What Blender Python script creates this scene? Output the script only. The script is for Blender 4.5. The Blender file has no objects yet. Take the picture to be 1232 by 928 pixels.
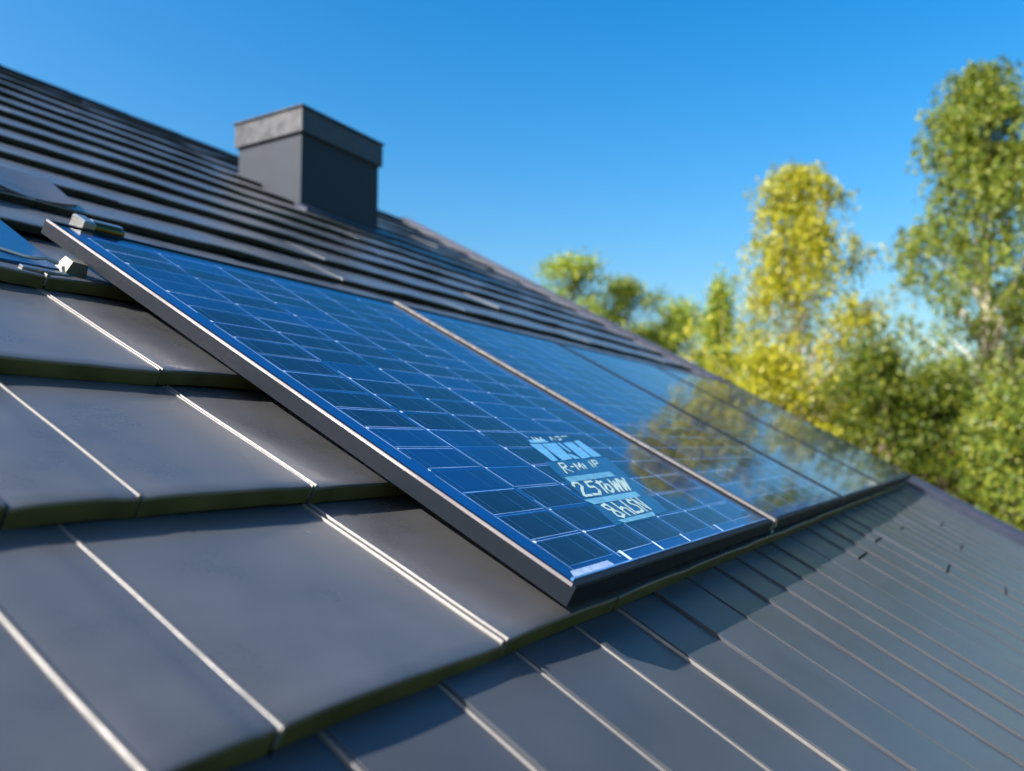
import bpy, math, random
import numpy as np
from mathutils import Matrix, Vector
R = math.radians
S = 0.5                      # metres per roof unit
TH = R(29.08)                # roof pitch
CT, ST = math.cos(TH), math.sin(TH)
CAMZ = 7.0
scene = bpy.context.scene
COL = scene.collection

# ------------------------------------------------------------------ camera, sky, sun, exposure
cam_d = bpy.data.cameras.new('camera'); cam = bpy.data.objects.new('camera', cam_d); COL.objects.link(cam)
scene.camera = cam
rx, uy, fz = (.50878, -.8609, 0), (-.06469, -.03823, .99717), (.85846, .50734, .07514)
cam.matrix_world = Matrix(((rx[0], uy[0], -fz[0], 0), (rx[1], uy[1], -fz[1], 0), (rx[2], uy[2], -fz[2], CAMZ), (0, 0, 0, 1)))
cam_d.sensor_width = 36; cam_d.lens = 982 / 1232 * 36
cam_d.clip_start = 0.02; cam_d.clip_end = 6000
cam_d.dof.use_dof = True; cam_d.dof.focus_distance = 1.75; cam_d.dof.aperture_fstop = 2.0

SUN = Vector((-2.0, 1.0, 1.70)).normalized()       # towards the sun
el = math.asin(SUN.z); rot = math.atan2(SUN.x, SUN.y)
w = bpy.data.worlds.new('World'); scene.world = w; w.use_nodes = True
nt = w.node_tree; nt.nodes.clear()
sky = nt.nodes.new('ShaderNodeTexSky'); sky.sky_type = 'NISHITA'; sky.sun_disc = False
sky.sun_elevation = el; sky.sun_rotation = rot; sky.altitude = 300; sky.air_density = 1.5; sky.dust_density = 4.0; sky.ozone_density = 5.0
hs = nt.nodes.new('ShaderNodeHueSaturation'); hs.inputs['Saturation'].default_value = 1.46; hs.inputs['Value'].default_value = 1.0
bg = nt.nodes.new('ShaderNodeBackground'); bg.inputs[1].default_value = 0.087
wo = nt.nodes.new('ShaderNodeOutputWorld')
nt.links.new(sky.outputs[0], hs.inputs['Color']); nt.links.new(hs.outputs[0], bg.inputs[0]); nt.links.new(bg.outputs[0], wo.inputs[0])
sd = bpy.data.lights.new('sun', 'SUN'); sd.energy = 5.0; sd.angle = R(0.53); sd.color = (1, .93, .84)
so = bpy.data.objects.new('sun', sd); COL.objects.link(so); so.rotation_euler = SUN.to_track_quat('Z', 'Y').to_euler()
vs = scene.view_settings; vs.view_transform = 'Standard'; vs.look = 'None'; vs.exposure = 1.4; vs.gamma = 1; vs.use_curve_mapping = False
scene.render.resolution_x = 1024; scene.render.resolution_y = 771

# ------------------------------------------------------------------ materials
def mat(name, col, rough=.5, metal=0, spec=.5, noise=None, bump=None, rvar=None, coat=0, coat_rough=.05, var=.0):
    m = bpy.data.materials.new(name); m.use_nodes = True; t = m.node_tree; b = t.nodes['Principled BSDF']
    b.inputs['Base Color'].default_value = (*col, 1); b.inputs['Roughness'].default_value = rough
    b.inputs['Metallic'].default_value = metal; b.inputs['Specular IOR Level'].default_value = spec
    b.inputs['Coat Weight'].default_value = coat; b.inputs['Coat Roughness'].default_value = coat_rough
    tc = t.nodes.new('ShaderNodeTexCoord')
    if noise:
        nz = t.nodes.new('ShaderNodeTexNoise'); nz.inputs['Scale'].default_value = noise; nz.inputs['Detail'].default_value = 6
        t.links.new(tc.outputs['Object'], nz.inputs['Vector'])
        if var:
            mr = t.nodes.new('ShaderNodeMapRange'); mr.inputs[3].default_value = 1 - var; mr.inputs[4].default_value = 1 + var
            mr.inputs[1].default_value = .3; mr.inputs[2].default_value = .7
            mx = t.nodes.new('ShaderNodeVectorMath'); mx.operation = 'SCALE'; mx.inputs[0].default_value = col
            t.links.new(nz.outputs[0], mr.inputs[0]); t.links.new(mr.outputs[0], mx.inputs['Scale']); t.links.new(mx.outputs[0], b.inputs['Base Color'])
        if rvar:
            mr = t.nodes.new('ShaderNodeMapRange'); mr.inputs[3].default_value = rough - rvar; mr.inputs[4].default_value = rough + rvar
            mr.inputs[1].default_value = .3; mr.inputs[2].default_value = .7
            t.links.new(nz.outputs[0], mr.inputs[0]); t.links.new(mr.outputs[0], b.inputs['Roughness'])
    if bump:
        nz2 = t.nodes.new('ShaderNodeTexNoise'); nz2.inputs['Scale'].default_value = bump[0]; nz2.inputs['Detail'].default_value = 4
        bp = t.nodes.new('ShaderNodeBump'); bp.inputs['Strength'].default_value = bump[1]; bp.inputs['Distance'].default_value = bump[2]
        t.links.new(tc.outputs['Object'], nz2.inputs['Vector']); t.links.new(nz2.outputs[0], bp.inputs['Height']); t.links.new(bp.outputs[0], b.inputs['Normal'])
    return m
M = {}
M['tile'] = mat('slate_grey_tile', (.062, .064, .070), .30, spec=.85, noise=7, var=.14, rvar=.05, bump=(900, .25, .0004))
M['plank'] = mat('grey_roof_plank', (.047, .052, .062), .34, spec=.33, noise=5, var=.15, rvar=.05, bump=(900, .25, .0004))
M['strip'] = mat('pale_metal_strip', (.12, .115, .112), .42, metal=.1, noise=60, rvar=.1, bump=(120, .3, .0008))
M['darkstrip'] = mat('dark_metal_strip', (.03, .032, .04), .3, metal=.5, noise=60, rvar=.08)
M['trim'] = mat('dark_navy_trim', (.018, .024, .045), .35, noise=20, rvar=.08)
M['ridge'] = mat('ridge_black', (.02, .023, .03), .4, noise=20, rvar=.08)
M['chim'] = mat('chimney_sheet_metal', (.021, .028, .041), .6, spec=.2, noise=6, var=.2, rvar=.08)
M['chimcap'] = mat('chimney_cap_metal', (.036, .038, .045), .42, spec=.35, noise=14, var=.3, rvar=.1, bump=(5, .5, .02))
M['rail'] = mat('joint_rail_metal', (.30, .28, .26), .3, metal=.6, noise=40, rvar=.1)
M['wall'] = mat('pale_render_wall', (.55, .53, .49), .9, noise=8, var=.08, bump=(200, .3, .002))
M['tile_edge'] = mat('tile_edge_shade', (.060, .055, .018), .7, spec=.2, noise=12, var=.3)  # shade and olive reflection on the tile butts, put into the colour
M['tile_edge_shade'] = mat('tile_edge_deep_shade', (.022, .020, .014), .8, spec=.15, noise=12, var=.4)  # deeper shade on the upper-course butts, also put into the colour
M['frame'] = mat('black_anodised_frame', (.006, .009, .015), .55, spec=.1, noise=90, rvar=.06)
M['lip'] = mat('frame_lip_silver', (.26, .24, .25), .35, metal=.6)
M['back'] = mat('panel_backsheet_blue', (.0008, .036, .150), .5, spec=.08, noise=3, var=.25)
M['cellB'] = mat('solar_cell_blue', (.001, .018, .082), .45, spec=.08, noise=3, var=.3)
M['cell'] = mat('solar_cell_navy', (.003, .006, .018), .45, spec=.06, noise=30, var=.35)
M['line'] = mat('silver_ribbon', (.30, .42, .62), .4, noise=9, var=.5)
M['node'] = mat('solder_node', (.85, .92, 1.0), .4)
M['lineB'] = mat('faint_cell_edge', (.05, .15, .34), .4, noise=12, var=.5)
M['steel'] = mat('bright_steel', (.34, .35, .34), .3, metal=.9, bump=(60, .5, .001))
M['brass'] = mat('dark_brass', (.10, .075, .03), .2, metal=.9)
M['bracket'] = mat('galvanised_bracket', (.10, .105, .09), .4, metal=.3, noise=50, rvar=.1)
M['flash'] = mat('flashing_shade_blue', (.004, .05, .14), .35, noise=10, rvar=.05)  # the blue is shade on the sheet, put into its base colour
M['txt'] = mat('cream_lettering', (.55, .63, .47), .5, noise=80, var=.2)
M['txtbg'] = mat('sticker_teal', (.003, .055, .13), .5, noise=30, var=.3)
M['txtbar'] = mat('sticker_pale_blue', (.14, .34, .42), .5, noise=40, var=.25)
M['txtbox'] = mat('sticker_light_blue', (.15, .40, .58), .5, noise=40, var=.15)
M['white'] = mat('white_sticker', (.36, .42, .56), .5, noise=60, var=.3)
M['bark'] = mat('bark', (.16, .12, .085), .9, noise=6, var=.4, bump=(20, .6, .02))
M['birchbark'] = mat('birch_bark', (.5, .44, .36), .8, noise=4, var=.5)

g = bpy.data.materials.new('panel_glass'); g.use_nodes = True; t = g.node_tree; t.nodes.clear()
tr = t.nodes.new('ShaderNodeBsdfTransparent'); tr.inputs[0].default_value = (.93, .96, 1, 1)
gl = t.nodes.new('ShaderNodeBsdfGlossy'); gl.inputs['Roughness'].default_value = .035
fr = t.nodes.new('ShaderNodeFresnel'); fr.inputs[0].default_value = 1.5
mx = t.nodes.new('ShaderNodeMixShader'); oo = t.nodes.new('ShaderNodeOutputMaterial')
ge_ = t.nodes.new('ShaderNodeNewGeometry'); ir = t.nodes.new('ShaderNodeMapRange'); ir.inputs[3].default_value = 1.46; ir.inputs[4].default_value = 1 / 1.46
t.links.new(ge_.outputs['Backfacing'], ir.inputs[0]); t.links.new(ir.outputs[0], fr.inputs[0])     # a thin pane reflects alike from both sides
t.links.new(fr.outputs[0], mx.inputs[0]); t.links.new(tr.outputs[0], mx.inputs[1]); t.links.new(gl.outputs[0], mx.inputs[2]); t.links.new(mx.outputs[0], oo.inputs[0])
M['glass'] = g

def leafmat(name, c1, c2, c3):
    m = bpy.data.materials.new(name); m.use_nodes = True; t = m.node_tree; t.nodes.clear()
    ge = t.nodes.new('ShaderNodeNewGeometry'); cr = t.nodes.new('ShaderNodeValToRGB')
    cr.color_ramp.elements[0].color = (*c1, 1); cr.color_ramp.elements[1].color = (*c3, 1)
    e = cr.color_ramp.elements.new(.5); e.color = (*c2, 1)
    df = t.nodes.new('ShaderNodeBsdfPrincipled'); df.inputs['Roughness'].default_value = .5
    tl = t.nodes.new('ShaderNodeBsdfTranslucent'); mx = t.nodes.new('ShaderNodeMixShader'); mx.inputs[0].default_value = .4
    o = t.nodes.new('ShaderNodeOutputMaterial')
    t.links.new(ge.outputs['Random Per Island'], cr.inputs[0]); t.links.new(cr.outputs[0], df.inputs['Base Color']); t.links.new(cr.outputs[0], tl.inputs[0])
    t.links.new(df.outputs[0], mx.inputs[1]); t.links.new(tl.outputs[0], mx.inputs[2]); t.links.new(mx.outputs[0], o.inputs[0])
    return m
M['leaf_yellow'] = leafmat('leaves_yellow', (.202, .244, .017), (.370, .361, .017), (.504, .437, .025))
M['leaf_olive'] = leafmat('leaves_olive', (.076, .126, .017), (.160, .218, .025), (.277, .286, .025))
M['leaf_green'] = leafmat('leaves_green', (.030, .062, .006), (.080, .120, .008), (.190, .205, .013))
M['leaf_bright'] = leafmat('leaves_bright_green', (.134, .227, .025), (.252, .336, .025), (.420, .403, .034))

# ------------------------------------------------------------------ helpers
SKEW = 0.0
def W(u, v, n):              # roof coordinates (along eave, up slope, out of the roof) to world metres
    u = u + SKEW * (4.22 - v)
    return (u * S, (v * CT - n * ST) * S, (v * ST + n * CT) * S + CAMZ)
def tag(o, label=None, cat=None, group=None, kind=None):
    if label: o['label'] = label
    if cat: o['category'] = cat
    if group: o['group'] = group
    if kind: o['kind'] = kind
    return o
def empty(name, loc, label, cat, group=None):
    o = bpy.data.objects.new(name, None); o.empty_display_size = .1; COL.objects.link(o); o.location = loc
    return tag(o, label, cat, group)
class MB:
    def __init__(s): s.v = []; s.f = []; s.mi = []
    def add(s, vs, fs, mi=0):
        k = len(s.v); s.v += [tuple(p) for p in vs]; s.f += [tuple(i + k for i in f) for f in fs]; s.mi += [mi] * len(fs)
    def build(s, name, mats, parent=None, smooth=None):
        me = bpy.data.meshes.new(name); me.from_pydata(s.v, [], s.f)
        mats = mats if isinstance(mats, list) else [mats]
        for m in mats: me.materials.append(m)
        me.polygons.foreach_set('material_index', s.mi)
        if smooth:
            me.polygons.foreach_set('use_smooth', [True] * len(me.polygons)); me.set_sharp_from_angle(angle=R(smooth))
        me.update()
        o = bpy.data.objects.new(name, me); COL.objects.link(o)
        if parent:
            o.parent = parent
            P = Vector((0, 0, 0)); q = parent
            while q: P += q.location; q = q.parent
            me.transform(Matrix.Translation(-P))
        return o
    # box in roof coordinates with a small chamfer on the outer (top) edges
    def rbox(s, u0, u1, v0, v1, n0, n1, c=0.0, mi=0):
        lo = [(u0, v0, n0), (u1, v0, n0), (u1, v1, n0), (u0, v1, n0)]
        if c:
            mid = [(u0, v0, n1 - c), (u1, v0, n1 - c), (u1, v1, n1 - c), (u0, v1, n1 - c)]
            hi = [(u0 + c, v0 + c, n1), (u1 - c, v0 + c, n1), (u1 - c, v1 - c, n1), (u0 + c, v1 - c, n1)]
            P = lo + mid + hi
            F = [(3, 2, 1, 0), (8, 9, 10, 11)] + [(i, (i + 1) % 4, 4 + (i + 1) % 4, 4 + i) for i in range(4)] + [(4 + i, 4 + (i + 1) % 4, 8 + (i + 1) % 4, 8 + i) for i in range(4)]
        else:
            P = lo + [(a, b, n1) for a, b, _ in lo]
            F = [(3, 2, 1, 0), (4, 5, 6, 7)] + [(i, (i + 1) % 4, 4 + (i + 1) % 4, 4 + i) for i in range(4)]
        s.add([W(*p) for p in P], F, mi)
    def rquad(s, pts, n, mi=0): s.add([W(a, b, n) for a, b in pts], [(0, 1, 2, 3)], mi)
    def wbox(s, x0, x1, y0, y1, z0, z1, c=0.0, mi=0):
        lo = [(x0, y0, z0), (x1, y0, z0), (x1, y1, z0), (x0, y1, z0)]
        if c:
            mid = [(x, y, z1 - c) for x, y, _ in lo]
            hi = [(x0 + c, y0 + c, z1), (x1 - c, y0 + c, z1), (x1 - c, y1 - c, z1), (x0 + c, y1 - c, z1)]
            s.add(lo + mid + hi, [(3, 2, 1, 0), (8, 9, 10, 11)] + [(i, (i + 1) % 4, 4 + (i + 1) % 4, 4 + i) for i in range(4)] + [(4 + i, 4 + (i + 1) % 4, 8 + (i + 1) % 4, 8 + i) for i in range(4)], mi)
        else:
            s.add(lo + [(x, y, z1) for x, y, _ in lo], [(3, 2, 1, 0), (4, 5, 6, 7)] + [(i, (i + 1) % 4, 4 + (i + 1) % 4, 4 + i) for i in range(4)], mi)
    def tube(s, pts, rad, k=8, mi=0):      # world points
        pts = [Vector(p) for p in pts]; rad = rad if isinstance(rad, (list, tuple)) else [rad] * len(pts)
        vs = []; fs = []
        for i, p in enumerate(pts):
            d = (pts[min(i + 1, len(pts) - 1)] - pts[max(i - 1, 0)]).normalized()
            a = d.cross(Vector((0, 0, 1)) if abs(d.z) < .9 else Vector((1, 0, 0))).normalized(); b = d.cross(a)
            for j in range(k):
                w_ = 2 * math.pi * j / k; vs.append(p + (a * math.cos(w_) + b * math.sin(w_)) * rad[i])
        for i in range(len(pts) - 1):
            for j in range(k): fs.append((i * k + j, i * k + (j + 1) % k, (i + 1) * k + (j + 1) % k, (i + 1) * k + j))
        fs.append(tuple(range(k))[::-1]); fs.append(tuple((len(pts) - 1) * k + j for j in range(k)))
        s.add(vs, fs, mi)

# ------------------------------------------------------------------ ground
gm = bpy.data.materials.new('meadow_grass'); gm.use_nodes = True; t = gm.node_tree; b = t.nodes['Principled BSDF']
nz = t.nodes.new('ShaderNodeTexNoise'); nz.inputs['Scale'].default_value = .12; nz.inputs['Detail'].default_value = 9
tc = t.nodes.new('ShaderNodeTexCoord'); cr = t.nodes.new('ShaderNodeValToRGB')
cr.color_ramp.elements[0].color = (.05, .085, .018, 1); cr.color_ramp.elements[0].position = .35
cr.color_ramp.elements[1].color = (.13, .15, .04, 1); cr.color_ramp.elements[1].position = .7
t.links.new(tc.outputs['Object'], nz.inputs['Vector']); t.links.new(nz.outputs[0], cr.inputs[0]); t.links.new(cr.outputs[0], b.inputs['Base Color']); b.inputs['Roughness'].default_value = .95
mb = MB(); N = 24; ext = 3000
mb.add([((i / N * 2 - 1) ** 3 * ext, (j / N * 2 - 1) ** 3 * ext, .0) for j in range(N + 1) for i in range(N + 1)],
       [(j * (N + 1) + i, j * (N + 1) + i + 1, (j + 1) * (N + 1) + i + 1, (j + 1) * (N + 1) + i) for j in range(N) for i in range(N)])
tag(mb.build('ground', gm), 'grassy ground around the house', None, None, 'structure')

# ------------------------------------------------------------------ house
rnd = random.Random(4)
house = empty('house', (4.0, 3.0, 0), 'grey tiled pitched roof house carrying the solar panels and chimney', 'house')
UL, UR = -6.0, 15.55         # roof ends
VR = 13.5; NR = -1.17        # ridge
tiles = MB()
def tile(u0, u1, v0, v1, nb, nh, em=1, t=.068, gap=.006, wav=1.0, crown=.010, ph=None):
    ph = rnd.random() * 6 if ph is None else ph
    u0 += gap / 2; u1 -= gap / 2
    nu = 14; prof = []
    # (dv from butt, height fraction): bottom, face, rounded nose, top
    vs = []; rows = 0
    L = v1 - v0
    tw = (rnd.random() - .5) * .006 * wav
    P = [(0.012, 'b'), (0.0, 'f'), (0.0, 'n0'), (.004, 'n1'), (.014, 't'), (.06, 't'), (L * .3, 't'), (L * .65, 't'), (L, 't')]
    for dv, k in P:
        for i in range(nu + 1):
            f = i / nu; uu = u0 + (u1 - u0) * f
            x = 2 * f - 1
            cr_ = crown * (1 - x * x * x * x) - crown * .55 * math.exp(-((f - .86) / .09) ** 2)
            ww = .006 * wav * math.sin(uu * 3.1 + ph) + .004 * wav * math.sin(uu * 7.3 + ph * 2)
            fall = 1 - dv / L
            base = nb + (nh - nb) * dv / L + (cr_ + ww) * (.35 + .65 * fall) + tw * (x) - crown
            vv = v0 + dv + .010 * wav * math.sin(uu * 2.3 + ph) * fall
            if k == 'b' or k == 'f': nn = base - t
            elif k == 'n0': nn = base - .012
            elif k == 'n1': nn = base - .004
            else: nn = base
            vs.append(W(uu, vv, nn))
        rows += 1
    w1 = nu + 1; fs = [(r * w1 + i, r * w1 + i + 1, (r + 1) * w1 + i + 1, (r + 1) * w1 + i) for r in range(rows - 1) for i in range(nu)]
    # sides
    k = len(vs)
    for side in (0, nu):
        idx = [r * w1 + side for r in range(1, rows)]
        base = len(vs)
        for r in range(1, rows):
            a = P[r][0]; vv = v0 + a
            uu = u0 if side == 0 else u1
            vs.append(W(uu, vv + .0, nb + (nh - nb) * a / L - t - .012))
        for q in range(len(idx) - 1):
            f4 = (idx[q], idx[q + 1], base + q + 1, base + q)
            fs.append(f4 if side == 0 else f4[::-1])
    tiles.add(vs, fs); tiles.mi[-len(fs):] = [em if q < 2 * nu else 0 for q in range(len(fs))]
BUTT = [.84, 1.745, 2.67, 3.66, 4.52, 5.2, 5.88, 6.6, 7.3, 8.05, 8.8, 9.6, 10.4, 11.25, 12.1, 12.85]
JN = {0: [-6, -5, -4, -3, -2.1, -1.3, -.6, .1, .94, 1.245, 2.14, 3.0, 3.87, 4.96, 6.0, 7.1, 8.2, 9.4, 10.6, 11.9, 13.2, 14.5, UR],
      1: [-6, -5.1, -4.2, -3.3, -2.4, -1.5, -.7, .25, 1.10, 1.46, 2.14, 3.1, 4.1, 5.2, 6.3, 7.4, 8.5, 9.6, 10.8, 12, 13.3, 14.5, UR],
      2: [-6, -5, -4, -3, -2, -1.1, -.1, 1.05, 2.10, 2.9, 3.9, 5, 6, 7, 8, 9, 10, 11, 12, 13.3, 14.5, UR],
      3: [-6, -5, -4, -3, -2, -1, 0, 1.12, 2.12, 3.1, 4.1, 5.2, 6.2, 7.2, 8.2, 9.2, 10.2, 11.2, 12.2, 13.3, 14.5, UR]}
NB = -1.125; TT = .068
for k, vb in enumerate(BUTT):
    vn = BUTT[k + 1] if k + 1 < len(BUTT) else VR
    ov = .09 if k + 1 < len(BUTT) else 0
    slope_drop = TT + .004
    js = JN.get(k)
    if js is None:
        js = [UL]; x = UL + .4 + rnd.random() * .8
        while x < UR - .5: js.append(x); x += 2.0 + rnd.random() * 1.5
        js.append(UR)
    for a, b_ in zip(js[:-1], js[1:]):
        up = k > 3
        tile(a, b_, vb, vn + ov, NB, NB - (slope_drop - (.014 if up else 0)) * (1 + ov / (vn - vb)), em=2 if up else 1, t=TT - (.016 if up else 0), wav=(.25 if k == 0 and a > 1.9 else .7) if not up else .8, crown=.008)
roof = tiles.build('tile_roof', [M['tile'], M['tile_edge'], M['tile_edge_shade']], house, smooth=35)
# deck under the tiles and rear slope
dk = MB()
dk.rbox(UL, UR, -3.6, VR, -1.42, -1.33)
rearY = VR * CT - NR * ST
def RW(u, d, n):             # rear slope: d runs down from the ridge
    x, y, z = W(u, VR, NR); return (x, y + d * CT * S + n * ST * S, z - d * ST * S + n * CT * S)
dk.add([RW(UL, 0, 0), RW(UR, 0, 0), RW(UR, 16.5, 0), RW(UL, 16.5, 0), RW(UL, 0, -.2), RW(UR, 0, -.2), RW(UR, 16.5, -.2), RW(UL, 16.5, -.2)],
       [(0, 1, 2, 3), (7, 6, 5, 4), (0, 4, 5, 1), (1, 5, 6, 2), (2, 6, 7, 3), (3, 7, 4, 0)])
dk.build('roof_deck', M['ridge'], house)

# long lower planks
pl = MB()
JP = [-6, -5.2, -4.5, -3.8, -3.1, -2.4, -1.8, -1.2, -.6, 0, .5, .95, 1.40, 1.84, 2.25, 2.68, 3.06, 3.45, 3.90, 4.35, 4.76, 5.2, 5.62]
while JP[-1] < UR - .6: JP.append(JP[-1] + .50 + .16 * rnd.random())
JP[-1] = UR
PLT = -1.196
ENDS = {24: .62, 26: .60, 27: 1.20, 28: 1.72, 29: .66, 31: 1.25, 33: .95}      # planks that stop short and butt against the next one
for i, (a, b_) in enumerate(zip(JP[:-1], JP[1:])):
    cuts = [1.02]
    v = 1.02
    first = True
    while v > -3.5:
        if first:
            ln = ENDS.get(i, 1.02 + 3.6)
            first = False
        else: ln = 5
        v2 = max(v - ln, -3.6)
        h = rnd.random() * .008; tl = .008 + rnd.random() * .006   # left edge rides over the neighbour
        g_ = .010
        u0, u1 = a + g_, b_ - .001
        step = .012
        c = .001
        top = [(u0, v2 + g_, PLT + h - step - c), (u0, v2 + g_, PLT + h + 0 - c), (u0 + c, v2 + g_, PLT + h), (u1, v2 + g_, PLT + h - tl)]
        bot = [(p[0], v - g_, p[2] - .004) for p in top]
        # body: top skin split in four columns so that it can bow slightly
        P = []; nsl = 6
        for vv in [v2 + g_ + (v - v2 - 2 * g_) * q / nsl for q in range(nsl + 1)]:
            bow = .003 * math.sin(vv * 2.1 + i)
            P += [(u0, vv, PLT - .09), (u0, vv, PLT + h - c + bow), (u0 + c, vv, PLT + h + bow), ((u0 + u1) / 2, vv, PLT + h - tl * .42 + bow), (u1, vv, PLT + h - tl + bow), (u1, vv, PLT - .09)]
        F = []
        for q in range(nsl):
            for r in range(5): F.append((q * 6 + r, q * 6 + r + 1, (q + 1) * 6 + r + 1, (q + 1) * 6 + r)[::-1])
        F.append((0, 1, 2, 3, 4, 5)[::-1]); F.append(tuple(nsl * 6 + r for r in range(6)))
        pl.add([W(*p) for p in P], F)
        v = v2
        if v2 <= -3.6: break
planks = pl.build('plank_roof', M['plank'], house, smooth=20)

# joint strips (each its own piece)
def strip(u, v0, v1, n0, n1, wd, ht, parent, m='strip', nose=True):
    s = MB(); ns = 8; hw = wd / 2; c = wd * .3
    P = []
    prof = [(-hw, -.02), (-hw, ht - c), (-hw + c, ht), (hw - c, ht), (hw, ht - c), (hw, -.02)]
    pts = []
    if nose: pts += [(v0 + .002, n0 - .050, 1), (v0 + .001, n0 - .008, 1)]
    for q in range(ns + 1):
        f = q / ns; pts.append((v0 + (v1 - v0) * f, n0 + (n1 - n0) * f, 0))
    for vv, nn, isn in pts:
        for a, h in prof: P.append((u + a + .0015 * math.sin(vv * 9 + u), vv - (h * .5 if isn else 0), nn + (h if not isn else 0)))
    F = []
    for q in range(len(pts) - 1):
        for r in range(5): F.append((q * 6 + r, (q + 1) * 6 + r, (q + 1) * 6 + r + 1, q * 6 + r + 1)[::-1])
    F.append(tuple(range(6))); F.append(tuple((len(pts) - 1) * 6 + r for r in range(6))[::-1])
    s.add([W(*p) for p in P], F)
    return s.build('joint_strip', M[m], parent, smooth=50)
def course_strip(k, u, wd=.026, ht=.008, v1=None):
    v0 = BUTT[k]; ve = BUTT[k + 1] - .0
    f = TT + .004
    strip(u, v0 + .002, (v1 or ve), NB - .006, NB - .006 - f * ((v1 or ve) - v0) / (ve - v0), wd, ht, roof)
course_strip(0, .945, .013, .005); course_strip(0, 1.25, .013, .005)
course_strip(0, .10, .02, .008); course_strip(0, 2.124, .007, .005); course_strip(0, 2.152, .007, .008)
course_strip(1, 1.46, .012, .006); course_strip(1, 2.136, .005, .005); course_strip(1, 2.153, .006, .008); course_strip(1, .25, .014, .006)
course_strip(2, 2.092, .005, .005); course_strip(2, 2.108, .006, .007); course_strip(2, 1.05, .012, .006)
course_strip(3, 2.12, .008, .007); course_strip(3, 1.12, .008, .007)
for i, u in enumerate(JP[9:17]):
    wd = [.012, .010, .011, .010, .009, .007, .005, .004][i] if i < 8 else .004
    strip(u + .002, -3.55, .98, PLT - .004, PLT - .004, wd, .005 if i < 6 else .003, planks, nose=False)

# ridge cap, verge trim, gutter, walls
rc = MB()
for i in range(22):
    u0 = UL + i * (16.2 - UL) / 22; u1 = UL + (i + 1) * (16.2 - UL) / 22 + .04
    P = []
    for uu, r in ((u0, .08), (u1, .09)):
        for j in range(9):
            a = math.pi * (j / 8) * 1.0
            x, y, z = W(uu, VR, NR)
            P.append((x, y - math.cos(a) * r * S, z + (math.sin(a) * r * .55 + .0) * S))
    rc.add(P, [(j, j + 1, 9 + j + 1, 9 + j) for j in range(8)] + [tuple(range(9)), tuple(range(9, 18))[::-1]])
rc.build('ridge_cap', M['ridge'], roof, smooth=40)
vt = MB()
vt.rbox(UR - .02, 16.05, -3.6, VR + .03, -1.55, -1.06, c=.03)
vt.rbox(UR + .12, UR + .16, -3.6, VR, -1.08, -1.035, c=.01)
vt.build('verge_trim', M['trim'], roof)
vb_ = MB(); vb_.add([RW(UR, 0, .1), RW(16.05, 0, .1), RW(16.05, 16.5, .1), RW(UR, 16.5, .1), RW(UR, 0, -.4), RW(16.05, 0, -.4), RW(16.05, 16.5, -.4), RW(UR, 16.5, -.4)],
       [(0, 1, 2, 3), (7, 6, 5, 4), (0, 4, 5, 1), (1, 5, 6, 2), (2, 6, 7, 3), (3, 7, 4, 0)])
vb_.build('verge_trim', M['trim'], roof)
wl = MB()
xf, yf, zf = W(0, -3.3, -1.45); xr, yr, zr = W(0, VR, -1.5); xb, yb, zb = RW(0, 16, -.3)
for xa in ((UL + .5) * S, (UR - .1) * S - .3):
    P = [(xx, yy, zz) for xx in (xa, xa + .3) for yy, zz in ((yf, 0), (yb, 0), (yb, zb), (yr, zr), (yf, zf))]
    wl.add(P, [(0, 1, 2, 3, 4)[::-1], (5, 6, 7, 8, 9)] + [(i, (i + 1) % 5, 5 + (i + 1) % 5, 5 + i) for i in range(5)])
wl.wbox((UL + .5) * S + .3, (UR - .1) * S - .3, yf, yf + .3, 0, zf); wl.wbox((UL + .5) * S + .3, (UR - .1) * S - .3, yb - .3, yb, 0, zb)
wl.build('wall', M['wall'], house)

# chimney
CH0, CH1 = 8.68, 10.45
x0, yf0, zf0 = W(CH0, 9.42, -1.17); x1 = CH1 * S; CD = 1.36 * S
ztop = zf0 + 1.57 * S
cm = MB(); cm.wbox(x0, x1, yf0, yf0 + CD, zf0 - .3, ztop - .37 * S)
chim = cm.build('chimney', M['chim'], house)
cp = MB(); o = .05 * S
cp.wbox(x0 - o, x1 + o, yf0 - o, yf0 + CD + o, ztop - .40 * S, ztop - .03 * S, c=.004)
cp.wbox(x0 - o * 1.6, x1 + o * 1.6, yf0 - o * 1.6, yf0 + CD + o * 1.6, ztop - .025 * S, ztop, c=.004)
cp.build('chimney_cap', M['chimcap'], chim)
fl = MB()
fl.rbox(CH0 - .10, CH1 + .12, 9.19, 9.43, -1.20, -1.098, c=.02)
fl.rbox(CH1 + .0, CH1 + .14, 9.19, 11.2, -1.20, -1.098, c=.02)
fl.build('flashing', M['trim'], chim)

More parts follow.
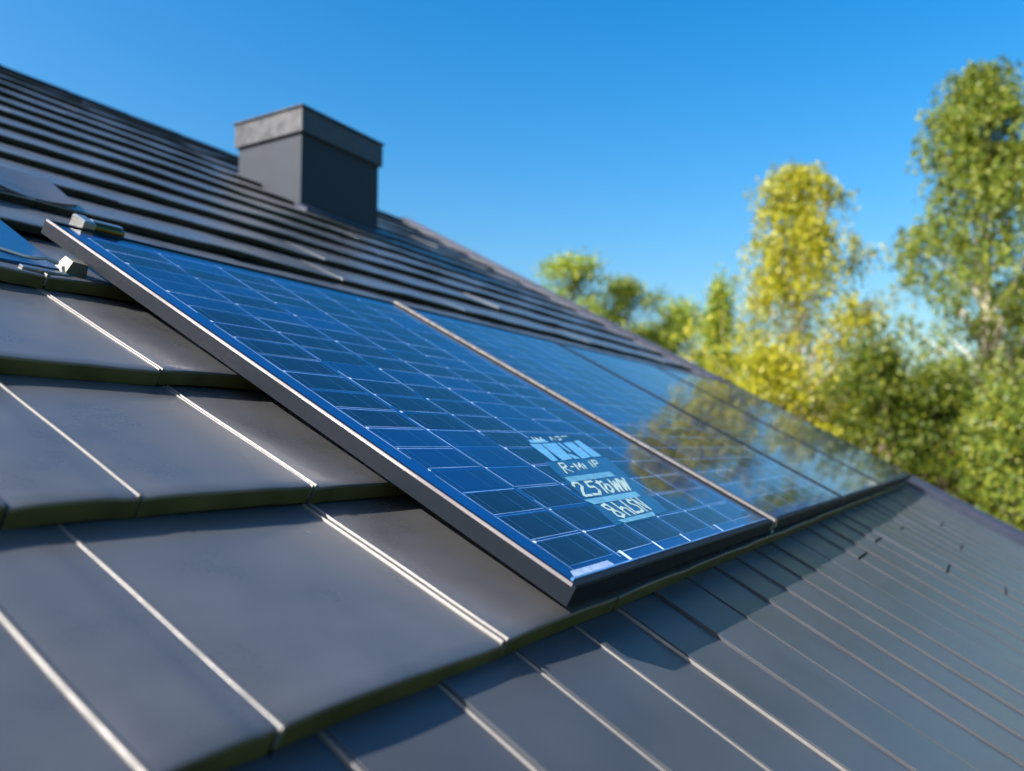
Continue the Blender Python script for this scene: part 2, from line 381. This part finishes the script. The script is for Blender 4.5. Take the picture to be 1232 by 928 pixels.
# flashing sheet (shade painted as its blue) and the lifted curled tile, upper left
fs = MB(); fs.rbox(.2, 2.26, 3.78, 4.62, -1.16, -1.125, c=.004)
fs.build('flashing_shade_sheet', M['flash'], house)
lt = MB(); P = []; nu, nv = 18, 5
for th in (0, -.02):
    for j in range(nv):
        for i in range(nu):
            f = i / (nu - 1); q = j / (nv - 1)
            P.append(W(1.7 + f * 1.35, 5.22 + q * .42, -1.09 + .10 * math.sin(f * 5.6) * (1 - q) * (.5 + .5 * (1 - f)) + .02 + th))
m_ = nu * nv
F = [(j * nu + i, j * nu + i + 1, (j + 1) * nu + i + 1, (j + 1) * nu + i) for j in range(nv - 1) for i in range(nu - 1)]
F += [tuple(x + m_ for x in f[::-1]) for f in F]
F += [(i + m_, i + 1 + m_, i + 1, i) for i in range(nu - 1)] + [((j + 1) * nu + m_, j * nu + m_, j * nu, (j + 1) * nu) for j in range(nv - 1)] + [(j * nu + nu - 1 + m_, (j + 1) * nu + nu - 1 + m_, (j + 1) * nu + nu - 1, j * nu + nu - 1) for j in range(nv - 1)]
lt.add(P, F); lt.build('curled_tile', M['tile'], house, smooth=60)

# ------------------------------------------------------------------ solar panels
def make_panel(u0, u1, label, detail):
    global SKEW
    SKEW = .046                 # the array sits very slightly out of square with the roof
    v0, v1, n1, n0 = .842, 4.22, -1.0, -1.08
    root = empty('solar_panel', W(u0, v0, n0), label, 'solar panel', 'row of solar panels on the roof slope')
    f = MB(); fw = .035
    f.rbox(u0, u1, v0, v0 + fw, n0, n1 - .002, c=.006); f.rbox(u0, u1, v1 - fw, v1, n0, n1 - .002, c=.006)
    f.rbox(u0, u0 + fw, v0 + fw, v1 - fw, n0, n1 - .002, c=.006); f.rbox(u1 - fw, u1, v0 + fw, v1 - fw, n0, n1 - .002, c=.006)
    fo = f.build('frame', M['frame'], root)
    if detail:
        l = MB(); l.rbox(u0 - .0015, u0 + .0045, v0 + .015, v1 - .012, n1 - .010, n1 + .002, c=.003); l.build('frame_lip', M['lip'], fo)
        l = MB(); l.rbox(u0 + .05, u1 - .05, v0 + .036, v0 + .047, n1 - .012, n1 - .0015, c=.002); l.build('frame_lip', M['lineB'], fo)
    i0, i1, j0, j1 = u0 + fw, u1 - fw, v0 + fw, v1 - fw
    b_ = MB(); b_.rbox(i0, i1, j0, j1, n0 + .02, n1 - .020); bs = b_.build('backsheet', M['back'], root)
    r = random.Random(int(u0 * 100))
    W_ = u1 - u0
    nc = max(6, round(W_ / .45)); mu = .15
    pu = (W_ - 2 * mu) / nc; nr = 18; pv = (j1 - j0 - .16) / nr
    c = MB(); ln = MB()
    nl = n1 - .016
    for a in range(nc):
        for q in range(nr):
            cu, cv = u0 + mu + a * pu, j0 + .07 + q * pv
            ju = (r.random() - .5) * .003
            gx, gy = .040, .026
            k = cu + gx / 2 + ju, cu + pu - gx / 2 + ju, cv + gy / 2, cv + pv - gy / 2
            ch = .018
            P = [(k[0] + ch, k[2]), (k[1] - ch, k[2]), (k[1], k[2] + ch), (k[1], k[3] - ch), (k[1] - ch, k[3]), (k[0] + ch, k[3]), (k[0], k[3] - ch), (k[0], k[2] + ch)]
            c.add([W(x, y, n1 - .0185) for x, y in P], [tuple(range(8))], 0 if r.random() + .35 * math.sin(cu * 2.7 + 1) * math.sin(cv * 3.1 + cu) < .62 else 1)
            # thin pale outline of the cell
            t_ = .0030
            for (aa, bb, cc, dd) in () if r.random() < .18 else ((k[0] - .004, k[1] + .004, k[2] - .004 - t_, k[2] - .004), (k[0] - .004, k[1] + .004, k[3] + .004, k[3] + .004 + t_)):
                ln.rquad([(aa, cc), (bb, cc), (bb, dd), (aa, dd)], nl, 0 if r.random() < .6 else 1)
            for xx in (k[0] - .004 - t_, k[1] + .004):
                ln.rquad([(xx, k[2]), (xx + t_, k[2]), (xx + t_, k[3]), (xx, k[3])], nl + .0004, 1)
            for xx in (k[0] + (k[1] - k[0]) * .10, k[0] + (k[1] - k[0]) * .62, k[0] + (k[1] - k[0]) * .90):
                ln.rquad([(xx, k[2]), (xx + .0022, k[2]), (xx + .0022, k[3]), (xx, k[3])], nl + .0002, 1)
            if r.random() < .75:
                s_ = .007 + r.random() * .007; xx, yy = k[0] - .005, k[3] + .005
                ln.rquad([(xx - s_, yy), (xx, yy - s_ * .7), (xx + s_, yy), (xx, yy + s_ * .7)], nl + .0008, 2)
    for a in range(nc + 1):                   # long silver ribbons, running in broken stretches
        cu = u0 + mu + a * pu; v = j0 + .05
        while v < j1 - .2:
            L = .25 + r.random() * 1.1; e = min(v + L, j1 - .06); wd = r.choice([.004, .006, .008])
            off = (r.random() - .5) * .008
            ln.rquad([(cu + off, v), (cu + off + wd, v), (cu + off + wd, e), (cu + off, e)], nl + .0010, 0)
            v = e + .03 + r.random() * .12
    if detail:
        for (uu, ww) in ((u0 + .60, .03), (u0 + .98, .02), (u0 + 1.35, .018), (u0 + 1.9, .02)):
            ln.rquad([(uu, j0 + .015), (uu + ww, j0 + .015), (uu + ww + .01, j0 + .085), (uu + .01, j0 + .085)], nl + .0012, 2)
    co = c.build('solar_cells', [M['cell'], M['cellB']], bs); ln.build('cell_ribbon', [M['line'], M['lineB'], M['node']], bs)
    gsh = MB(); gsh.rquad([(i0, j0), (i1, j0), (i1, j1), (i0, j1)], n1 - .008); gsh.build('glass', M['glass'], root)
    SKEW = 0.0
    return root, bs
PB = [2.335, 5.19, 7.98, 11.05, 15.10]
pan = []
labs = ['solar panel nearest the camera with pale printed lettering and bare left frame edge',
        'second solar panel from the left, just right of the bright metal joint',
        'third solar panel from the left, between the two thin dark joints',
        'farthest solar panel in the row, ending beside the roof verge']
for i in range(4):
    root, bs = make_panel(PB[i] + (.022 if i else 0), PB[i + 1] - (.022 if i < 3 else 0), labs[i], i == 0)
    pan.append((root, bs))
P0, BS0 = pan[0]
# joint rails between panels
SKEW = .046
for i, (mname, lab) in enumerate([('rail', 'bright metal joint rail between first and second solar panel'), ('darkstrip', 'thin dark joint rail between second and third solar panel'), ('darkstrip', 'thin dark joint rail before the farthest solar panel')]):
    s = MB(); u = PB[i + 1]
    s.rbox(u - .0145 if i == 0 else u - .0205, u + .0145 if i == 0 else u + .0205, .838, 4.225, -1.07, -.998 + (.008 if i == 0 else .0), c=.008)
    o_ = s.build('joint_rail', M[mname]); tag(o_, lab, 'rail', 'joint rails between the solar panels')
    if i == 0:
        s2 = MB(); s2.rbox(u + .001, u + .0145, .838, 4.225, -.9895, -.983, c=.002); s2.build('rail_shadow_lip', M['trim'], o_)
SKEW = 0.0
# printed sticker
def bil(q, x, y):            # q: top-left, top-right, bottom-right, bottom-left
    a = [(q[0][k] * (1 - x) + q[1][k] * x) * (1 - y) + (q[3][k] * (1 - x) + q[2][k] * x) * y for k in (0, 1)]
    return a
NT = -1.0 - .0105
bgm = MB()
bgm.rquad([(3.62, 1.67), (4.44, 1.70), (4.12, 1.14), (3.38, 1.11)], NT - .003)
lab_o = bgm.build('printed_label', M['txtbg'], P0)
bars = MB()
for q in ([(3.569, 1.515), (4.163, 1.54), (4.152, 1.491), (3.559, 1.470)], [(3.431, 1.318), (4.085, 1.334), (4.065, 1.285), (3.464, 1.275)], [(3.454, 1.138), (3.922, 1.15), (3.892, 1.118), (3.483, 1.112)]):
    bars.rquad([q[3], q[2], q[1], q[0]], NT)
bars.build('label_bar', M['txtbar'], lab_o)
bx = MB()
for q in ([(3.75, 1.852), (3.871, 1.853), (3.781, 1.674), (3.705, 1.668)], [(3.88, 1.853), (4.065, 1.865), (3.97, 1.688), (3.827, 1.673)], [(4.159, 1.866), (4.296, 1.878), (4.228, 1.702), (4.089, 1.685)], [(4.337, 1.889), (4.426, 1.9), (4.389, 1.709), (4.249, 1.701)],
          [(4.085, 1.866), (4.12, 1.866), (4.085, 1.76), (4.055, 1.76)], [(4.0, 1.74), (4.04, 1.74), (4.075, 1.69), (3.99, 1.685)], [(3.80, 1.895), (4.0, 1.91), (4.0, 1.87), (3.78, 1.862)]):
    bx.rquad([q[3], q[2], q[1], q[0]], NT)
bx.build('label_block', M['txtbox'], lab_o)
cnt = [0]
def stroke(q, pts, w_):
    global tx
    pts = [Vector(bil(q, *p)) for p in pts]
    for a, b_ in zip(pts[:-1], pts[1:]):
        d = (b_ - a).normalized(); nn = Vector((-d.y, d.x)) * w_ / 2; a = a - d * w_ * .3; b_ = b_ + d * w_ * .3
        cnt[0] += 1
        tx.rquad([a - nn, b_ - nn, b_ + nn, a + nn], NT + .0003 + .00003 * (cnt[0] % 12))
rowD = [(3.545, 1.462), (4.198, 1.470), (4.065, 1.348), (3.482, 1.340)]
rowE = [(3.50, 1.262), (3.99, 1.283), (3.947, 1.168), (3.50, 1.150)]
rowC = [(3.72, 1.648), (4.27, 1.672), (4.20, 1.600), (3.66, 1.55)]
rowA = [(3.86, 1.925), (4.38, 1.955), (4.36, 1.905), (3.84, 1.875)]
tx = MB()
for st in ([(.0, .25), (.03, .02), (.11, .02), (.13, .3), (.06, .6), (.01, .95), (.15, .95)], [(.19, .9), (.2, .98)], [(.37, .03), (.25, .03), (.24, .42), (.33, .42), (.36, .7), (.31, .97), (.22, .92)],
           [(.46, .02), (.47, .95)], [(.42, .2), (.54, .12)], [(.55, .35), (.52, .7), (.57, .97), (.63, .8), (.62, .4), (.55, .35)], [(.69, .05), (.72, .97), (.77, .2), (.81, .97), (.84, .05)], [(.88, .03), (.90, .97), (.94, .2), (.98, .97), (1.0, .03)]): stroke(rowD, st, .018)
tx.build('lettering', M['txt'], lab_o)
tx = MB()
for st in ([(.13, .0), (.02, .08), (.03, .35), (.16, .55), (.2, .85), (.1, 1), (.03, .85), (.06, .6), (.15, .35), (.13, .0)], [(.3, .0), (.3, 1)], [(.3, .55), (.38, .4), (.44, .55), (.45, 1)], [(.53, .0), (.52, .95), (.63, .95)], [(.78, .1), (.7, .05), (.67, .3), (.76, .55), (.76, .9), (.67, .97)], [(.84, 1), (.84, .02), (.98, .97), (.98, 0)]): stroke(rowE, st, .018)
tx.build('lettering', M['txt'], lab_o)
tx = MB()
for st in ([(.0, 1), (.02, .05), (.12, .05), (.13, .4), (.03, .5), (.16, 1)], [(.22, .5), (.27, .5)], [(.33, .9), (.33, .2), (.4, .7), (.46, .2), (.47, .9)], [(.53, .3), (.53, .9)], [(.72, .1), (.73, .9)], [(.8, .9), (.8, .1), (.9, .1), (.91, .5), (.81, .55)]): stroke(rowC, st, .013)
tx.build('lettering', M['txt'], lab_o)
tx = MB()
for st in ([(.05, .0), (.05, 1)], [(.12, 1), (.12, .1), (.2, .9), (.25, .1)], [(.45, .9), (.48, .1), (.56, .9)], [(.62, .2), (.72, .1), (.7, .8), (.62, .9)], [(.8, .1), (.95, .1)]): stroke(rowA, st, .011)
tx.build('lettering', M['txt'], lab_o)
ws = MB(); ws.rquad([(2.57, .888), (2.93, .888), (2.92, .925), (2.60, .925)], NT); ws.build('white_sticker', M['white'], P0)

# ------------------------------------------------------------------ fixings
def clamp():
    r_ = empty('mounting_clamp', W(2.56, 4.28, -1.1), 'shiny steel clamp with rounded brass bolt at the top edge of the nearest panel', 'clamp')
    s = MB(); s.rbox(2.53, 2.60, 4.215, 4.34, -1.07, -.962, c=.008); s.build('clamp_block', M['steel'], r_)
    s = MB(); s.tube([W(2.60, 4.275, -1.005), W(2.68, 4.275, -1.005), W(2.76, 4.275, -1.005), W(2.79, 4.275, -1.007), W(2.80, 4.275, -1.01)], [.040 * S, .040 * S, .040 * S, .032 * S, .012 * S], k=20)
    s.build('bolt', M['brass'], r_, smooth=50)
    s = MB(); s.rbox(2.6, 2.78, 4.255, 4.295, -.968, -.961, c=.003); s.build('bolt_plate', M['steel'], r_)
clamp()
br = empty('mounting_bracket', W(2.28, 3.8, -1.12), 'glinting steel bracket with a bent rod under the left frame of the nearest panel', 'bracket')
s = MB()
P = [(2.23, 3.73, -1.13), (2.34, 3.73, -1.13), (2.34, 3.83, -1.13), (2.23, 3.83, -1.13), (2.26, 3.745, -1.065), (2.34, 3.745, -1.07), (2.34, 3.82, -1.07), (2.26, 3.82, -1.065)]
s.add([W(*p) for p in P], [(3, 2, 1, 0), (4, 5, 6, 7), (0, 1, 5, 4), (1, 2, 6, 5), (2, 3, 7, 6), (3, 0, 4, 7)]); s.build('bracket_block', M['bracket'], br)
s = MB(); s.tube([W(2.0, 3.90, -1.115), W(2.08, 3.83, -1.11), W(2.12, 3.80, -1.10), (W(2.16, 3.80, -1.09)), W(2.22, 3.79, -1.10)], [.010 * S, .009 * S, .010 * S, .008 * S, .010 * S], k=8); s.build('rod', M['steel'], br, smooth=50)
s = MB(); s.rbox(2.02, 2.24, 3.70, 3.735, -1.135, -1.12, c=.003); s.build('bracket_foot', M['steel'], br)
s = MB(); s.tube([W(5.345, .86, -.99), W(5.355, .835, -.995), W(5.355, .825, -1.03), W(5.34, .823, -1.065), W(5.325, .825, -1.08)], .005 * S, k=6)
tag(s.build('wire_clip', M['steel'], smooth=50), 'small bent wire clip hanging at the lower end of the bright joint rail', 'clip')

# ------------------------------------------------------------------ trees
def quads_mesh(name, C, size, rng, m, parent, droop=0.0):
    n = len(C); a = rng.normal(size=(n, 3)); a /= np.linalg.norm(a, axis=1)[:, None]
    b_ = rng.normal(size=(n, 3)); b_ -= (a * b_).sum(1)[:, None] * a; b_ /= np.linalg.norm(b_, axis=1)[:, None]
    s1 = size * rng.uniform(.6, 1.3, n)[:, None]; s2 = s1 * rng.uniform(.45, .75, n)[:, None]
    V = np.stack([C - a * s1, C - b_ * s2, C + a * s1, C + b_ * s2], 1).reshape(-1, 3)
    me = bpy.data.meshes.new(name); me.vertices.add(4 * n); me.vertices.foreach_set('co', V.ravel())
    me.loops.add(4 * n); me.loops.foreach_set('vertex_index', np.arange(4 * n)); me.polygons.add(n)
    me.polygons.foreach_set('loop_start', np.arange(0, 4 * n, 4)); me.polygons.foreach_set('loop_total', np.full(n, 4))
    me.materials.append(m); me.update(calc_edges=True); me.validate()
    o = bpy.data.objects.new(name, me); COL.objects.link(o); o.parent = parent
    return o
def tree(px, d, top, halfw, base, kind, leaf, n, seed, label, cat='tree', group='trees behind the roof', name=None, size=.10, az=None, lean=0, bark='bark'):
    """px: bearing measured in photo columns, d: metres away, top: height, halfw: crown half width, base: crown start height"""
    rng = np.random.default_rng(seed)
    a = R(30.58) - math.atan((px - 616) / 982) if az is None else R(az)
    rd = d / math.cos(math.atan((px - 616) / 982)) if az is None else d      # d is the distance along the view axis
    loc = (math.cos(a) * rd, math.sin(a) * rd, 0)
    root = empty(name or ('birch_tree' if kind == 'birch' else 'broadleaf_tree'), loc, label, cat, group)
    tp = MB(); th = top * .96
    pts = []; rad = []
    for i in range(9):
        f = i / 8; pts.append((math.sin(f * 4 + seed) * .18 * f * 2 + lean * f, math.cos(f * 3.1 + seed) * .18 * f * 2, th * f)); rad.append(.02 + (.012 * top) * (1 - f) ** 1.1)
    H = top - base
    ncl = {'birch': 330, 'bush': 150, 'thin': 110}[kind]
    cl = []
    while len(cl) < ncl:
        f = rng.uniform(0, 1) ** .9; ang = rng.uniform(0, 2 * np.pi)
        if kind == 'birch': rr = halfw * (math.sin(min(1, (1 - f) * 1.15 + .08) * np.pi / 2)) * (.85 + .3 * math.sin(ang * 3 + f * 9 + seed))
        elif kind == 'thin': rr = halfw * (1 - f) ** .7 * (.7 + .5 * math.sin(ang * 2 + f * 11 + seed))
        else: rr = halfw * math.sqrt(max(0.02, 1 - (2 * f - .75) ** 2 / 1.6)) * (.8 + .35 * math.sin(ang * 2 + f * 7 + seed))
        r_ = rr * math.sqrt(rng.uniform(.03, 1))
        cl.append((math.cos(ang) * r_ + lean * f, math.sin(ang) * r_, base + f * H, f))
    tv = []
    for k, (x, y, z, f) in enumerate(cl):
        if k % 2 == 0:
            z0 = max(base * .7, z - math.hypot(x, y) * (1.0 if kind != 'birch' else .9) - .3); i = min(8, int(z0 / th * 8)); b0 = Vector(pts[i]); b0.z = min(z0, th)
            mid = (b0 + Vector((x, y, z))) / 2 + Vector((0, 0, .25))
            tv.append(([b0, mid, (x, y, z)], [.010 * top * (1 - f) * .45 + .02, .03, .012]))
    tr_ = MB(); tr_.tube(pts, rad, k=10)
    to = tr_.build('trunk', M[bark]); to.parent = root
    li = MB()
    for p_, r_ in tv: li.tube(p_, r_, k=5)
    lo_ = li.build('limbs', M[bark]); lo_.parent = root
    per = n // ncl; C = []
    for x, y, z, f in cl:
        if kind == 'birch':
            # drooping strands
            ns = max(2, per // 12)
            for q in range(ns):
                sx, sy = rng.normal(0, .38, 2); L = rng.uniform(.7, 2.7) * (1 - .45 * f)
                tt = rng.uniform(0, 1, 12)[:, None]
                C.append(np.array([[x + sx, y + sy, z + .35]]) + tt * np.array([[sx * .4, sy * .4, -L]]) + rng.normal(0, .075, (12, 3)))
        elif kind == 'thin':
            C.append(np.array([[x, y, z]]) + rng.normal(0, 1, (per, 3)) * np.array([[.26, .26, .40]]))
        else:
            s_ = rng.uniform(.3, .62); dd = rng.normal(0, 1, (per, 3)); dd /= np.linalg.norm(dd, axis=1)[:, None]
            C.append(np.array([[x, y, z]]) + dd * (rng.uniform(0, 1, (per, 1)) ** .45) * np.array([[1.25, 1.25, .8]]) * s_ * 1.5)
    quads_mesh('crown', np.concatenate(C), size, rng, M[leaf], root)
    return root
def hgt(y, d): return CAMZ + d * (538 - y) / 985
T = tree
T(968, 38, hgt(196, 38), 5.6, 4.0, 'birch', 'leaf_yellow', 36000, 11, 'tall yellow-leaved birch with airy crown, centre of the tree line', bark='birchbark')
T(1195, 34, hgt(76, 34), 5.7, 4.0, 'birch', 'leaf_olive', 64000, 12, 'tallest olive green weeping birch at the right', bark='birchbark')
T(1300, 31, hgt(100, 31), 3.2, 3.0, 'birch', 'leaf_olive', 26000, 13, 'yellow-green birch cut off by the right edge of the picture', bark='birchbark')
T(1052, 31, hgt(410, 31), 2.3, 3.0, 'bush', 'leaf_green', 13000, 14, 'rounded dark green tree just right of the yellow birch')
T(1132, 30, hgt(446, 30), 2.4, 2.5, 'bush', 'leaf_green', 13000, 15, 'low broad green tree between the rounded dark green tree and the tallest birch')
T(1215, 27, hgt(470, 27), 1.7, 3.2, 'bush', 'leaf_olive', 9000, 16, 'low yellow-green tree in front of the tallest birch, above the verge')
T(690, 42, hgt(300, 42), 3.0, 5, 'bush', 'leaf_bright', 14000, 17, 'leftmost small bright green treetop above the roof edge')
T(752, 44, hgt(340, 44), 4.0, 4, 'bush', 'leaf_olive', 18000, 18, 'olive treetop second from the left above the roof edge')
T(815, 46, hgt(368, 46), 4.4, 3, 'bush', 'leaf_bright', 20000, 19, 'low pale treetop between the olive treetop and the thin green tree')
T(868, 40, hgt(345, 40), 2.0, 4, 'thin', 'leaf_bright', 9000, 20, 'thin pale green tree immediately left of the yellow birch')
T(930, 34, hgt(425, 34), 2.7, 4, 'bush', 'leaf_yellow', 12000, 21, 'low golden shrubby tree at the foot of the yellow birch')
bgk = ['distant tree glimpsed low between the pale treetop and the thin green tree',
       'distant tree glimpsed directly behind the thin pale green tree',
       'distant tree glimpsed low behind the yellow birch trunk',
       'distant tree glimpsed behind the rounded dark green tree',
       'distant tree glimpsed behind the low broad green tree',
       'distant tree glimpsed behind the trunk of the tallest weeping birch',
       'distant tree behind the birch cut off by the right edge']
for i, (px, dd, yy) in enumerate([(790, 62, 395), (880, 60, 430), (990, 62, 455), (1060, 60, 470), (1130, 58, 440), (1200, 56, 455), (1275, 60, 420)]):
    T(px, dd, hgt(yy, dd), 3.6, 2.0, 'bush', ['leaf_olive', 'leaf_green'][i % 2], 8000, 40 + i, bgk[i], group='distant trees behind the birches', size=.17)
# trees beside and below the house, outside the frame but mirrored in the roof
for i, (az, dd, tt, lf) in enumerate([(-17, 30, 8, 'leaf_yellow'), (-24, 28, 7.5, 'leaf_olive'), (-32, 27, 7.5, 'leaf_yellow'), (-44, 30, 8, 'leaf_green'), (-60, 27, 12, 'leaf_olive'), (-80, 30, 12, 'leaf_yellow'), (-100, 30, 12, 'leaf_green'), (-125, 30, 12, 'leaf_olive')]):
    T(0, dd, tt, 4.2, 2.0, 'bush', lf, 6000, 60 + i, 'garden tree standing beyond the lower eave outside the picture', group='garden trees beyond the eave', size=.2, az=az)
